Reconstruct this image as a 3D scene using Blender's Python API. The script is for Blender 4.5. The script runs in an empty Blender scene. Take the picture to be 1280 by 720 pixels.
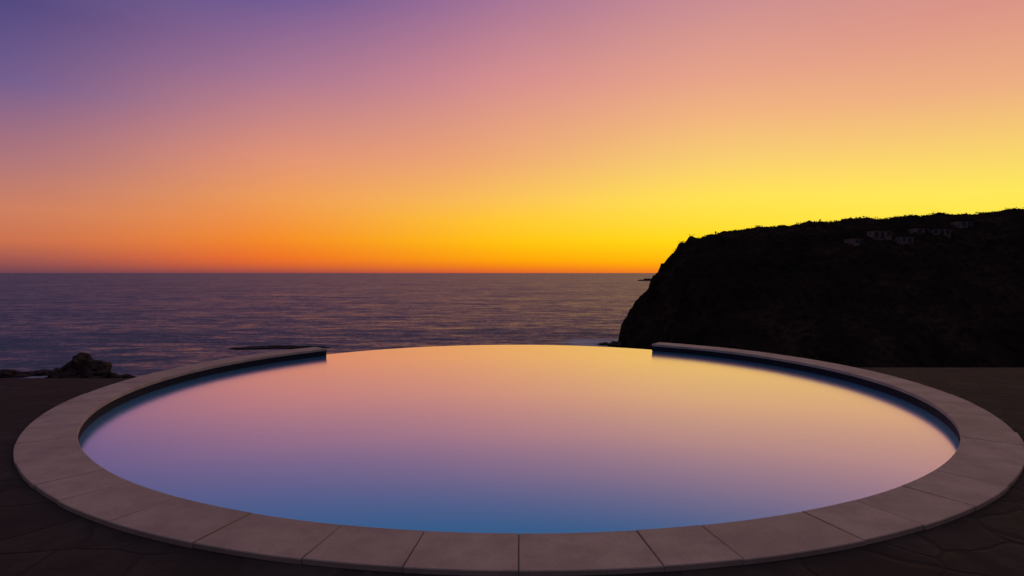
import bpy, bmesh, math, random
from mathutils import Vector, noise, Matrix
random.seed(7)
scene = bpy.context.scene
scene.view_settings.view_transform = 'Standard'
scene.view_settings.look = 'None'
scene.view_settings.exposure = 0

def lin(c, k=1.0):
    o = []
    for v in c:
        v = v/255.0
        o.append((v/12.92 if v <= 0.04045 else ((v+0.055)/1.055)**2.4)*k)
    return (o[0], o[1], o[2], 1.0)

# ------------------------------------------------------------------ helpers
def link(ob, parent=None):
    scene.collection.objects.link(ob)
    if parent: ob.parent = parent
    return ob
def obj_from_bm(name, bm, mat, parent=None, smooth=False):
    me = bpy.data.meshes.new(name)
    bm.normal_update()
    bm.to_mesh(me); bm.free()
    if mat: me.materials.append(mat)
    if smooth:
        for p in me.polygons: p.use_smooth = True
    return link(bpy.data.objects.new(name, me), parent)
def empty(name, loc=(0,0,0)):
    e = bpy.data.objects.new(name, None); e.location = loc
    return link(e)
class NT:
    def __init__(s, tree):
        s.t = tree; s.n = tree.nodes; s.l = tree.links
    def new(s, typ, **kw):
        n = s.n.new(typ)
        for k, v in kw.items(): setattr(n, k, v)
        return n
    def put(s, sock, v):
        if isinstance(v, bpy.types.NodeSocket): s.l.new(v, sock)
        else: sock.default_value = v
    def math(s, op, a, b=0.0, c=None, clamp=False):
        n = s.new('ShaderNodeMath', operation=op); n.use_clamp = clamp
        s.put(n.inputs[0], a); s.put(n.inputs[1], b)
        if c is not None: s.put(n.inputs[2], c)
        return n.outputs[0]
    def mr(s, v, a, b, c=0.0, d=1.0, smooth=False):
        n = s.new('ShaderNodeMapRange'); n.clamp = True
        if smooth: n.interpolation_type = 'SMOOTHSTEP'
        s.put(n.inputs[0], v)
        for i, x in enumerate((a, b, c, d)): s.put(n.inputs[i+1], x)
        return n.outputs[0]
    def mix(s, f, a, b, blend='MIX'):
        n = s.new('ShaderNodeMix', data_type='RGBA', blend_type=blend)
        s.put(n.inputs[0], f); s.put(n.inputs[6], a); s.put(n.inputs[7], b)
        return n.outputs[2]
    def ramp(s, f, stops, interp='LINEAR'):
        n = s.new('ShaderNodeValToRGB'); cr = n.color_ramp; cr.interpolation = interp
        while len(cr.elements) > 1: cr.elements.remove(cr.elements[-1])
        cr.elements[0].position = stops[0][0]; cr.elements[0].color = stops[0][1]
        for p, c in stops[1:]:
            e = cr.elements.new(p); e.color = c
        s.put(n.inputs[0], f)
        return n.outputs[0]
    def noise(s, vec, scale, detail=3.0, rough=0.5):
        n = s.new('ShaderNodeTexNoise')
        s.put(n.inputs['Vector'], vec); n.inputs['Scale'].default_value = scale
        n.inputs['Detail'].default_value = detail; n.inputs['Roughness'].default_value = rough
        return n
def new_mat(name):
    m = bpy.data.materials.new(name); m.use_nodes = True
    nt = NT(m.node_tree)
    bsdf = m.node_tree.nodes['Principled BSDF']
    return m, nt, bsdf
def pos(nt):
    return nt.new('ShaderNodeNewGeometry').outputs['Position']
def vscale(nt, v, sc):
    n = nt.new('ShaderNodeMapping'); nt.put(n.inputs[0], v); n.inputs['Scale'].default_value = sc
    return n.outputs[0]
def bump(nt, h, strength, dist):
    n = nt.new('ShaderNodeBump'); n.inputs['Strength'].default_value = strength
    n.inputs['Distance'].default_value = dist; nt.put(n.inputs['Height'], h)
    return n.outputs[0]

# ------------------------------------------------------------------ camera
F = 750.0
cam = bpy.data.cameras.new('camera'); co = bpy.data.objects.new('camera', cam)
link(co); scene.camera = co
cam.sensor_width = 36; cam.lens = F/1280*36
cam.clip_start = 0.05; cam.clip_end = 60000
co.location = (0, 0, 1.6)
co.rotation_euler = (math.radians(90) - math.atan(19/F), 0, 0)

# ------------------------------------------------------------------ sky
SUN_AZ = 27.0; SUN_EL = 3.0
world = bpy.data.worlds.new('World'); scene.world = world; world.use_nodes = True
w = NT(world.node_tree)
for n in list(w.n): w.n.remove(n)
tc = w.new('ShaderNodeTexCoord').outputs['Generated']
sep = w.new('ShaderNodeSeparateXYZ'); w.put(sep.inputs[0], tc)
X, Y, Z = sep.outputs
az = w.math('DEGREES', w.math('ARCTAN2', X, Y))
el = w.math('DEGREES', w.math('ARCSINE', Z))
f = w.math('DIVIDE', el, 90.0, clamp=True)
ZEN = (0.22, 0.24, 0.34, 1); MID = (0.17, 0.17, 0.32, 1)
def col(stops, m45):
    st = [(e/90.0, lin(c)) for e, c in stops]
    st += [(42/90, m45), (70/90, ZEN)]
    return w.ramp(f, st)
cA = col([(0.0,(105,66,80)),(0.9,(152,84,82)),(2.4,(200,112,80)),(4.7,(203,126,98)),(8.1,(172,115,122)),(13.7,(108,90,142)),(19.1,(74,68,126))], MID)
cB = col([(0.0,(150,72,70)),(0.5,(204,92,54)),(1.2,(238,108,38)),(3.0,(245,136,38)),(6.6,(239,154,86)),(10.1,(225,146,116)),(17.0,(166,116,146)),(23.4,(100,84,146))], (0.19,0.17,0.34,1))
cM = col([(0.0,(214,92,46)),(0.5,(242,122,22)),(1.2,(253,158,6)),(3.0,(255,190,10)),(5.0,(255,196,46)),(7.0,(250,188,86)),(10.6,(238,166,114)),(17.5,(212,140,142)),(24.4,(160,112,150))], (0.21,0.18,0.34,1))
cC = col([(0.0,(234,122,30)),(0.6,(252,158,10)),(1.2,(255,186,4)),(3.0,(255,216,16)),(6.7,(254,224,80)),(10.3,(246,202,112)),(13.8,(241,180,126)),(17.2,(230,162,136)),(23.6,(200,139,146))], (0.24,0.19,0.34,1))
cD = col([(0.0,(240,190,30)),(3.0,(250,228,56)),(6.0,(250,230,90)),(8.1,(248,215,104)),(11.0,(243,193,118)),(13.7,(235,172,130)),(19.1,(218,147,134))], (0.24,0.19,0.33,1))
c = w.mix(w.mr(az, -44, -18, smooth=True), cA, cB)
c = w.mix(w.mr(az, -26, 3, smooth=True), c, cM)
c = w.mix(w.mr(az, -8, 22, smooth=True), c, cC)
c = w.mix(w.mr(az, 16, 44, smooth=True), c, cD)
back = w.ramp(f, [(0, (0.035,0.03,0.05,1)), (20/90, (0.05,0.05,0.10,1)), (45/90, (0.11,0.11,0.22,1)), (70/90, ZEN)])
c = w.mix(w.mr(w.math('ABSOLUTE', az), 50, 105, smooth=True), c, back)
bg = w.new('ShaderNodeBackground'); w.put(bg.inputs[0], c); bg.inputs[1].default_value = 1.0
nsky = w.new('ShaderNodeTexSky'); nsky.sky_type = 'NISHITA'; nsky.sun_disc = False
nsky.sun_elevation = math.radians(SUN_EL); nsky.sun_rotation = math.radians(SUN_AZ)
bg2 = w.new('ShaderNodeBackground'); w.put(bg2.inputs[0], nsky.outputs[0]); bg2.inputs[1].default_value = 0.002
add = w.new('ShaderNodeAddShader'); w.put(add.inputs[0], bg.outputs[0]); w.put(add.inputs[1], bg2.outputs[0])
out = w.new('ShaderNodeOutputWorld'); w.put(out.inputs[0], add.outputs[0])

sun = bpy.data.lights.new('sun', 'SUN'); sun.energy = 0.2; sun.angle = math.radians(0.6)
sun.color = (1.0, 0.62, 0.32)
so = link(bpy.data.objects.new('sun', sun))
a, e = math.radians(SUN_AZ), math.radians(SUN_EL)
d = Vector((math.sin(a)*math.cos(e), math.cos(a)*math.cos(e), math.sin(e)))
so.rotation_euler = (-d).to_track_quat('-Z', 'Y').to_euler()

# ------------------------------------------------------------------ materials
m_pool, t, b = new_mat('pool_water_mat')
P = pos(t)
n1 = t.noise(vscale(t, P, (1.0, 1.2, 1)), 1.1, 2.0)
nb = bump(t, n1.outputs[0], 0.10, 0.008)
dif = t.new('ShaderNodeBsdfDiffuse'); dif.inputs[0].default_value = (0.10, 0.60, 0.95, 1)
glo = t.new('ShaderNodeBsdfGlossy'); glo.inputs['Roughness'].default_value = 0.15
glo.inputs[0].default_value = (0.97, 0.87, 1.0, 1); t.put(glo.inputs['Normal'], nb)
fr = t.new('ShaderNodeFresnel'); fr.inputs[0].default_value = 1.333
fac = t.ramp(t.math('MULTIPLY', fr.outputs[0], 2.0), [(0.0,(0,0,0,1)),(0.20,(0.05,)*3+(1,)),(0.30,(0.32,)*3+(1,)),(0.42,(0.57,)*3+(1,)),(0.60,(0.78,)*3+(1,)),(0.84,(0.90,)*3+(1,))])
mx = t.new('ShaderNodeMixShader'); t.put(mx.inputs[0], fac); t.put(mx.inputs[1], dif.outputs[0]); t.put(mx.inputs[2], glo.outputs[0])
t.put(t.n['Material Output'].inputs[0], mx.outputs[0])

m_cop, t, b = new_mat('coping_limestone_mat')
P = pos(t)
ri = t.new('ShaderNodeNewGeometry').outputs['Random Per Island']
base = t.ramp(ri, [(0, (0.46,0.30,0.21,1)), (0.5, (0.49,0.325,0.23,1)), (1, (0.53,0.36,0.26,1))])
n1 = t.noise(P, 3.0, 8, 0.65); n2 = t.noise(P, 60, 4, 0.6); n3 = t.noise(P, 0.9, 3)
cc = t.mix(t.mr(n1.outputs[0], 0.40, 0.75), base, (0.31,0.20,0.14,1))
cc = t.mix(t.mr(n2.outputs[0], 0.45, 0.8, 0, 0.35), cc, (0.2,0.135,0.10,1))
cc = t.mix(t.mr(n3.outputs[0], 0.5, 0.75, 0, 0.35), cc, (0.24,0.155,0.11,1))
t.put(b.inputs['Base Color'], cc); b.inputs['Roughness'].default_value = 0.7
b.inputs['Specular IOR Level'].default_value = 0.3
t.put(b.inputs['Normal'], bump(t, t.math('ADD', n1.outputs[0], t.math('MULTIPLY', n2.outputs[0], 0.3)), 0.5, 0.01))

m_tile, t, b = new_mat('pool_tile_mat')
b.inputs['Roughness'].default_value = 0.7; b.inputs['Specular IOR Level'].default_value = 0.08
P = pos(t); n1 = t.noise(P, 20, 3)
t.put(b.inputs['Base Color'], t.mix(n1.outputs[0], (0.010,0.010,0.015,1), (0.025,0.024,0.032,1)))
m_con, t, b = new_mat('render_concrete_mat')
P = pos(t); n1 = t.noise(P, 2, 6)
t.put(b.inputs['Base Color'], t.mix(n1.outputs[0], (0.10,0.07,0.055,1), (0.18,0.125,0.095,1))); b.inputs['Roughness'].default_value = 0.85
b.inputs['Specular IOR Level'].default_value = 0.1

m_deck, t, b = new_mat('flagstone_deck_mat')
P = pos(t)
wn = t.noise(P, 1.5, 2)
va = t.new('ShaderNodeVectorMath', operation='MULTIPLY_ADD')
t.put(va.inputs[0], wn.outputs['Color']); va.inputs[1].default_value = (0.35,0.35,0); t.put(va.inputs[2], P)
sp = t.new('ShaderNodeSeparateXYZ'); t.put(sp.inputs[0], va.outputs[0])
cb = t.new('ShaderNodeCombineXYZ'); t.put(cb.inputs[0], sp.outputs[0]); t.put(cb.inputs[1], sp.outputs[1])
vd = t.new('ShaderNodeTexVoronoi', feature='DISTANCE_TO_EDGE'); t.put(vd.inputs['Vector'], cb.outputs[0]); vd.inputs['Scale'].default_value = 1.9
vc = t.new('ShaderNodeTexVoronoi', feature='F1'); t.put(vc.inputs['Vector'], cb.outputs[0]); vc.inputs['Scale'].default_value = 1.9
bw = t.new('ShaderNodeSeparateColor'); t.put(bw.inputs[0], vc.outputs['Color'])
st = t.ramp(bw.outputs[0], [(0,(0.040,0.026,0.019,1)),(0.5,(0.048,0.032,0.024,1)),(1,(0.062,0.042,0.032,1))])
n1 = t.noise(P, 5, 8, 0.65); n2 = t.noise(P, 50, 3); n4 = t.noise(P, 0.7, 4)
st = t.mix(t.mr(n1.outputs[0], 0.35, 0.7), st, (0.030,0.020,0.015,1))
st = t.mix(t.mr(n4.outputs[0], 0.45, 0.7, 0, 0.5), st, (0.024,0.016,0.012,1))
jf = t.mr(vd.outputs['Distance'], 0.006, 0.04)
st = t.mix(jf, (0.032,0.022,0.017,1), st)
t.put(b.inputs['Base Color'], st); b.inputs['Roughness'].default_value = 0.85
b.inputs['Specular IOR Level'].default_value = 0.08
hh = t.math('ADD', t.math('MULTIPLY', jf, 0.7), t.math('MULTIPLY', n1.outputs[0], 0.9))
hh = t.math('ADD', hh, t.math('MULTIPLY', n2.outputs[0], 0.2))
t.put(b.inputs['Normal'], bump(t, hh, 0.8, 0.012))

# sea
m_sea, t, b = new_mat('sea_mat')
P = pos(t)
def vm(op, a, bb):
    n = t.new('ShaderNodeVectorMath', operation=op); t.put(n.inputs[0], a); t.put(n.inputs[1], bb); return n.outputs[0]
accum = None
for sc, mp, k in ((0.30, (0.40,1,1), 0.15), (0.11, (0.30,1,1), 0.12), (0.02, (0.25,1,1), 0.06), (1.4, (0.6,1,1), 0.16)):
    nn = t.noise(vscale(t, P, mp), sc, 4, 0.55)
    v = vm('MULTIPLY', vm('SUBTRACT', nn.outputs['Color'], (0.5,0.5,0.5)), (k*2.2, k*3.6, 0))
    accum = v if accum is None else vm('ADD', accum, v)
nrm = vm('NORMALIZE', vm('ADD', accum, (0,-0.15,1)), (0,0,0))
t.put(b.inputs['Normal'], nrm)
b.inputs['IOR'].default_value = 1.333
b.inputs['Specular IOR Level'].default_value = 0.38
seacol = (0.034, 0.042, 0.046, 1)
mask = None
for (fx, fy, fr_, wt) in ((-83,113,16,1),(-64,158,14,1),(23,171,17,1.75),(-95,104,20,1),(33,178,9,1.6)):
    dd = t.new('ShaderNodeVectorMath', operation='DISTANCE'); t.put(dd.inputs[0], vscale(t, P, (1,1,0))); dd.inputs[1].default_value = (fx, fy, 0)
    mk = t.mr(dd.outputs['Value'], fr_, fr_*0.3, 0, wt)
    mask = mk if mask is None else t.math('MAXIMUM', mask, mk)
fn = t.noise(vscale(t, P, (0.25,1,1)), 0.35, 8, 0.7)
ff = t.mr(t.math('ADD', fn.outputs[0], t.math('MULTIPLY', mask, 0.2)), 0.67, 0.86)
t.put(b.inputs['Base Color'], t.mix(ff, seacol, (0.55,0.47,0.45,1)))
t.put(b.inputs['Roughness'], t.mr(ff, 0, 1, 0.30, 0.8))

# terrain
m_land, t, b = new_mat('headland_mat')
P = pos(t)
n1 = t.noise(P, 0.08, 8, 0.65); n2 = t.noise(P, 0.6, 8, 0.7)
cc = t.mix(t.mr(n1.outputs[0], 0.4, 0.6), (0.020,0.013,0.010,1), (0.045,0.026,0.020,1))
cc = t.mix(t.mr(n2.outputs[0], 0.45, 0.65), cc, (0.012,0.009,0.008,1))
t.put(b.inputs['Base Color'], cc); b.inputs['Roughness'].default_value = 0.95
b.inputs['Specular IOR Level'].default_value = 0.0
t.put(b.inputs['Normal'], bump(t, n2.outputs[0], 1.0, 0.6))
m_rock, t, b = new_mat('sea_rock_mat')
P = pos(t); n2 = t.noise(P, 0.8, 8, 0.7)
t.put(b.inputs['Base Color'], t.mix(t.mr(n2.outputs[0], 0.35, 0.7), (0.03,0.02,0.017,1), (0.07,0.045,0.037,1)))
b.inputs['Roughness'].default_value = 0.9; b.inputs['Specular IOR Level'].default_value = 0.05
t.put(b.inputs['Normal'], bump(t, n2.outputs[0], 0.7, 0.4))
m_scrub, t, b = new_mat('scrub_mat')
ri = t.new('ShaderNodeNewGeometry').outputs['Random Per Island']
t.put(b.inputs['Base Color'], t.ramp(ri, [(0,(0.014,0.012,0.008,1)),(1,(0.035,0.027,0.018,1))])); b.inputs['Roughness'].default_value = 0.9
b.inputs['Specular IOR Level'].default_value = 0.0
m_white, t, b = new_mat('weathered_render_mat')
P = pos(t); n1 = t.noise(P, 0.8, 6, 0.7)
t.put(b.inputs['Base Color'], t.mix(t.mr(n1.outputs[0], 0.35, 0.65), (0.09,0.055,0.04,1), (0.26,0.17,0.13,1))); b.inputs['Roughness'].default_value = 0.9
m_glass, t, b = new_mat('window_mat')
b.inputs['Base Color'].default_value = (0.02,0.02,0.025,1); b.inputs['Roughness'].default_value = 0.15

# ------------------------------------------------------------------ pool
CX, CY = 0.07, 9.02
R, RO = 5.38, 5.84
RI = R-0.012
WZ = -0.15
A0 = math.radians(137.8); A1 = math.radians(415.2)
pool = empty('swimming_pool', (0, 0, 0))
def pt(r, a, z): return (CX + r*math.cos(a), CY + r*math.sin(a), z)
bm = bmesh.new()
N = 42
TH = 0.045
edges = [A0 + (A1-A0)*(i + (random.uniform(-0.16,0.16) if 0 < i < N else 0))/N for i in range(N+1)]
for i in range(N):
    g = 0.0015/RO
    s, e_ = edges[i]+g, edges[i+1]-g
    dz = random.uniform(-0.002, 0.002); dr = random.uniform(-0.008, 0.008)
    K = 5; rows = []
    for k in range(K+1):
        an = s + (e_-s)*k/K
        c1 = 0.005
        if k == 0: ca_t = an + c1/RO
        elif k == K: ca_t = an - c1/RO
        else: ca_t = an
        ring = [pt(RI+c1, ca_t, dz), pt(RI, an, dz-c1), pt(RI, an, -TH), pt(RO+dr, an, -TH), pt(RO+dr, an, dz-c1), pt(RO+dr-c1, ca_t, dz)]
        rows.append([bm.verts.new(p) for p in ring])
    for k in range(K):
        for j in range(6):
            bm.faces.new((rows[k][j], rows[k][(j+1)%6], rows[k+1][(j+1)%6], rows[k+1][j]))
    bm.faces.new(rows[0][::-1]); bm.faces.new(rows[-1])
bmesh.ops.recalc_face_normals(bm, faces=bm.faces)
obj_from_bm('coping', bm, m_cop, pool)
def ring_wall(name, r0, r1, z0, z1, a0, a1, mat, seg=200):
    bm = bmesh.new(); rows = []
    for k in range(seg+1):
        an = a0 + (a1-a0)*k/seg
        rows.append([bm.verts.new(p) for p in (pt(r0,an,z1), pt(r1,an,z1), pt(r1,an,z0), pt(r0,an,z0))])
    for k in range(seg):
        for j in range(4):
            bm.faces.new((rows[k][j], rows[k][(j+1)%4], rows[k+1][(j+1)%4], rows[k+1][j]))
    bm.faces.new(rows[0]); bm.faces.new(rows[-1][::-1])
    bmesh.ops.recalc_face_normals(bm, faces=bm.faces)
    return obj_from_bm(name, bm, mat, pool)
ring_wall('tiled_wall', R, RO-0.012, -1.6, -TH-0.001, A0+0.001, A1-0.001, m_tile)
ring_wall('mortar_bed', R+0.005, RO-0.02, -TH+0.0005, -0.006, A0+0.002, A1-0.002, m_con)
ring_wall('infinity_edge_weir', R-0.02, R+0.16, -2.6, WZ-0.006, A1-2*math.pi+0.001, A0-0.001, m_tile, 80)
bm = bmesh.new()
cv = bm.verts.new((CX, CY, WZ)); NS = 360; vs = []
for k in range(NS):
    an = 2*math.pi*k/NS
    inside = (A1-2*math.pi) < an < A0
    vs.append(bm.verts.new(pt(R+0.165 if inside else R+0.002, an, WZ)))
for k in range(NS): bm.faces.new((cv, vs[k], vs[(k+1)%NS]))
for k in range(NS):
    an = 2*math.pi*k/NS; an2 = 2*math.pi*(k+1)/NS
    if (A1-2*math.pi) < an and an2 < A0:
        v1 = bm.verts.new(pt(R+0.172, an, -2.5)); v2 = bm.verts.new(pt(R+0.172, an2, -2.5))
        bm.faces.new((vs[k], v1, v2, vs[k+1]))
obj_from_bm('pool_water', bm, m_pool, pool)
bm = bmesh.new()
bmesh.ops.create_circle(bm, cap_ends=True, segments=96, radius=R+0.05, matrix=Matrix.Translation((CX, CY, -1.55)))
obj_from_bm('basin_floor', bm, m_tile, pool)

# ------------------------------------------------------------------ deck
bm = bmesh.new()
DZ = -0.032
XL, XR, YB, YTL, YTR = -40, 40, -20, 9.25, 10.3
rin = RO-0.1
aS = math.pi - math.asin((YTL-CY)/rin)
aE = 2*math.pi + math.asin((YTR-CY)/rin)
nn_ = 260; prev = None
angs = [aS+(aE-aS)*k/nn_ for k in range(nn_+1)]
for cx_, cy_ in ((XL,YB),(XR,YB)):
    angs.append(math.atan2(cy_-CY, cx_-CX) % (2*math.pi))
angs.append(math.atan2(YTR-CY, XR-CX)+2*math.pi); angs.append(math.pi-math.atan2(YTL-CY, CX-XL))
angs = sorted(a for a in angs if aS-1e-6 <= a <= aE+1e-6)
def hit(a):
    c_, s_ = math.cos(a), math.sin(a); best = 1e9
    top = YTR if c_ > 0 else YTL
    if c_ > 1e-9: best = min(best, (XR-CX)/c_)
    if c_ < -1e-9: best = min(best, (XL-CX)/c_)
    if s_ > 1e-9: best = min(best, (top-CY)/s_)
    if s_ < -1e-9: best = min(best, (YB-CY)/s_)
    return max(best, rin)
for a_ in angs:
    h_ = hit(a_)
    cur = [bm.verts.new(pt(rin, a_, DZ)), bm.verts.new(pt(h_, a_, DZ)), bm.verts.new(pt(h_, a_, DZ-0.5))]
    if prev:
        try:
            bm.faces.new((prev[0], prev[1], cur[1], cur[0])); bm.faces.new((prev[1], prev[2], cur[2], cur[1]))
        except Exception: pass
    prev = cur
bmesh.ops.remove_doubles(bm, verts=bm.verts, dist=1e-4)
bmesh.ops.recalc_face_normals(bm, faces=bm.faces)
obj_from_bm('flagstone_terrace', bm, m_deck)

# ------------------------------------------------------------------ sea
SEA = -18.4
bm = bmesh.new()
bmesh.ops.create_circle(bm, cap_ends=True, segments=128, radius=45000, matrix=Matrix.Translation((0, 0, SEA)))
obj_from_bm('sea', bm, m_sea)

# ------------------------------------------------------------------ terrain
prof = [(-6,-7),(0,0),(1,5.0),(3,8),(5.7,12.3),(9,15.2),(10.7,19),(13.6,23.6),(17,28.2),(21.4,30.7),(28,31.8),(62,35),(115,38),(200,44),(400,52)]
def interp(x):
    if x <= prof[0][0]: return prof[0][1]
    for (a_, p_), (b_, q_) in zip(prof, prof[1:]):
        if x <= b_: return p_ + (q_-p_)*(x-a_)/(b_-a_)
    return prof[-1][1]
RY = 172.0
def terr(x, y):
    n_lo = noise.fractal(Vector((x*0.03, y*0.03, 3.1)), 1.0, 2.0, 4)
    n_hi = noise.fractal(Vector((x*0.16, y*0.16, 9.7)), 0.8, 2.0, 5)
    n_f = noise.fractal(Vector((x*0.6, y*0.6, 1.7)), 0.8, 2.0, 4)
    if y <= RY: dd = x - 0.18*y - 0.0
    else: dd = x - (0.18*RY + (y-RY)*1.15)
    dd += n_hi*2.4 + n_lo*0.8 + n_f*0.8
    hz = SEA + interp(dd)
    if y < RY:
        q = RY - y
        drop = 0.40*min(q, 22) + 0.95*max(0, q-22)
        hz -= drop*(1+0.25*n_lo)
    else:
        hz -= 0.04*(y-RY)
    hz += n_hi*0.6 + n_f*0.3
    q = max(0, y-10)
    nz = -0.9 - 0.155*q
    nz -= 1.3*max(0, (0.24*y+3.6) - x) if y > 9 else 0
    if y < 9: du = 0
    else:
        r = math.hypot(x-CX, y-CY)
        du = min(max(0, r-6.2), 1e9)
        du = min(du, max(0, y-(9.4 if x < 0 else 10.4)))
    bz = (-2.6 if math.hypot(x-CX, y-CY) < 7.2 else -0.62) - 1.15*du + (n_hi*0.5 if du > 1 else 0)
    v = max(hz, nz + (n_hi*0.5 if q > 3 else 0), bz)
    return max(v, -26)
def axis(pts):
    out_ = []
    for (a_, b_, s_) in pts:
        k = int(round((b_-a_)/s_))
        out_ += [a_ + (b_-a_)*i/k for i in range(k)]
    out_.append(pts[-1][1]); return out_
xs = axis([(-120,-12,4),(-12,12,1.2),(12,26,1.4),(26,150,0.8),(150,420,4)])
ys = axis([(-60,-4,6),(-4,20,1.2),(20,110,2.5),(110,190,0.8),(190,420,5)])
me = bpy.data.meshes.new('headland')
verts = [(x, y, terr(x, y)) for y in ys for x in xs]
nx = len(xs)
faces = []
for j in range(len(ys)-1):
    for i in range(nx-1):
        k = j*nx+i
        q4 = (k, k+1, k+nx+1, k+nx)
        if max(verts[v][2] for v in q4) > SEA-3: faces.append(q4)
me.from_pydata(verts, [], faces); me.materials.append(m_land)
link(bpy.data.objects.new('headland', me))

# scrub on the headland: leaf clumps
bm = bmesh.new()
for i in range(4200):
    x = random.uniform(46, 200); y = random.uniform(138, 178)
    z = terr(x, y)
    if z < 2: continue
    s = random.uniform(0.25, 0.7)*(1.5 if random.random() < 0.06 else 1)
    for k in range(8):
        dx, dy, dz = random.gauss(0, 0.8)*s, random.gauss(0, 0.8)*s, random.gauss(0, 0.4)*s
        p = Vector((x+dx, y+dy, z+abs(dz)*0.7))
        u = Vector([random.gauss(0,1) for _ in range(3)]).normalized(); v = u.orthogonal().normalized()
        h = s*random.uniform(0.2, 0.4)
        bm.faces.new([bm.verts.new(p+u*h), bm.verts.new(p+v*h), bm.verts.new(p-u*h), bm.verts.new(p-v*h)])
obj_from_bm('scrub', bm, m_scrub)

# ------------------------------------------------------------------ rocks
def rock(name, parts, mat):
    bm = bmesh.new()
    for (x, y, z, sx, sy, sz, sd) in parts:
        r = bmesh.ops.create_icosphere(bm, subdivisions=4, radius=1.0)
        for v in r['verts']:
            n_ = v.co.normalized()
            f_ = 1 + 0.42*noise.fractal(n_*1.3+Vector((sd,0,0)), 0.9, 2, 4) + 0.12*noise.cell(n_*3.1+Vector((sd,2,0)))
            v.co = Vector((x+n_.x*sx*f_, y+n_.y*sy*f_, z+n_.z*sz*f_))
    return obj_from_bm(name, bm, mat)
rock('sea_rock', [(-81.5,113,SEA+0.6,4.0,3.5,3.3,1),(-77.5,112,SEA,2.8,2.5,1.7,5),(-86,114,SEA,2.4,2,1.6,8),(-74.3,113,SEA,2.4,2,0.7,12)], m_rock)
rock('sea_rock', [(-97,116,SEA,3.4,2.5,1.0,21),(-92.5,118,SEA,3,2,0.7,25),(-104,115,SEA,5,3,1.8,28)], m_rock)
rock('sea_rock', [(-68,158,SEA,5.5,2,0.5,31),(-60,159,SEA,6.5,2,0.6,35),(-53,160,SEA,4,1.5,0.4,38)], m_rock)
rock('sea_rock', [(325,1500,SEA,12,12,3,41),(340,1500,SEA,12,12,6,45)], m_rock)
rock('sea_rock', [(28.5,164,SEA,2.4,2,1.2,51),(25.5,166,SEA,1.6,1.5,0.6,55),(31,160,SEA,2.5,2,1.6,58)], m_rock)

# ------------------------------------------------------------------ villas
def box(name, x0,x1,y0,y1,z0,z1, mat, par):
    bm = bmesh.new()
    bmesh.ops.create_cube(bm, size=1)
    for v in bm.verts:
        v.co = Vector(((x0+x1)/2+v.co.x*(x1-x0), (y0+y1)/2+v.co.y*(y1-y0), (z0+z1)/2+v.co.z*(z1-z0)))
    bmesh.ops.bevel(bm, geom=bm.edges[:], offset=0.03, segments=1, affect='EDGES')
    return obj_from_bm(name, bm, mat, par)
def villa(x, y, wd, hgt, rot, two):
    z = terr(x, y) - 1.1
    e_ = empty('white_villa', (x, y, z)); e_.rotation_euler[2] = rot
    dp = 3.6
    box('walls', -wd/2, wd/2, -dp/2, dp/2, 0, hgt, m_white, e_)
    box('roof', -wd/2-0.15, wd/2+0.15, -dp/2-0.15, dp/2+0.15, hgt+0.003, hgt+0.2, m_land, e_)
    if two:
        box('upper_storey', -wd/2+0.8, wd/4, -dp/2+0.8, dp/2-0.4, hgt+0.206, hgt+1.9, m_white, e_)
        box('upper_window', -wd/4, -wd/4+1.0, -dp/2+0.74, -dp/2+0.797, hgt+0.7, hgt+1.5, m_glass, e_)
    k = max(2, int(wd/1.3))
    for i in range(k):
        xx = -wd/2 + wd*(i+0.5)/k
        if i == k//2: box('door', xx-0.4, xx+0.4, -dp/2-0.06, -dp/2-0.003, 0.6, 2.2, m_glass, e_)
        else: box('window', xx-0.4, xx+0.4, -dp/2-0.06, -dp/2-0.003, 1.2, 2.1, m_glass, e_)
for (px, y, wd, hg, ro, tw) in ((1066,153,2.4,2.5,0.3,False),(1098,155,4.4,2.6,-0.1,False),(1126,153,3.4,2.4,0.15,False),
                               (1147,158,3.2,2.5,0.0,False),(1172,156,4.2,2.4,-0.2,False),(1200,160,3,2.4,0.1,False)):
    villa((px-640)/F*y, y, wd, hg, ro, tw)
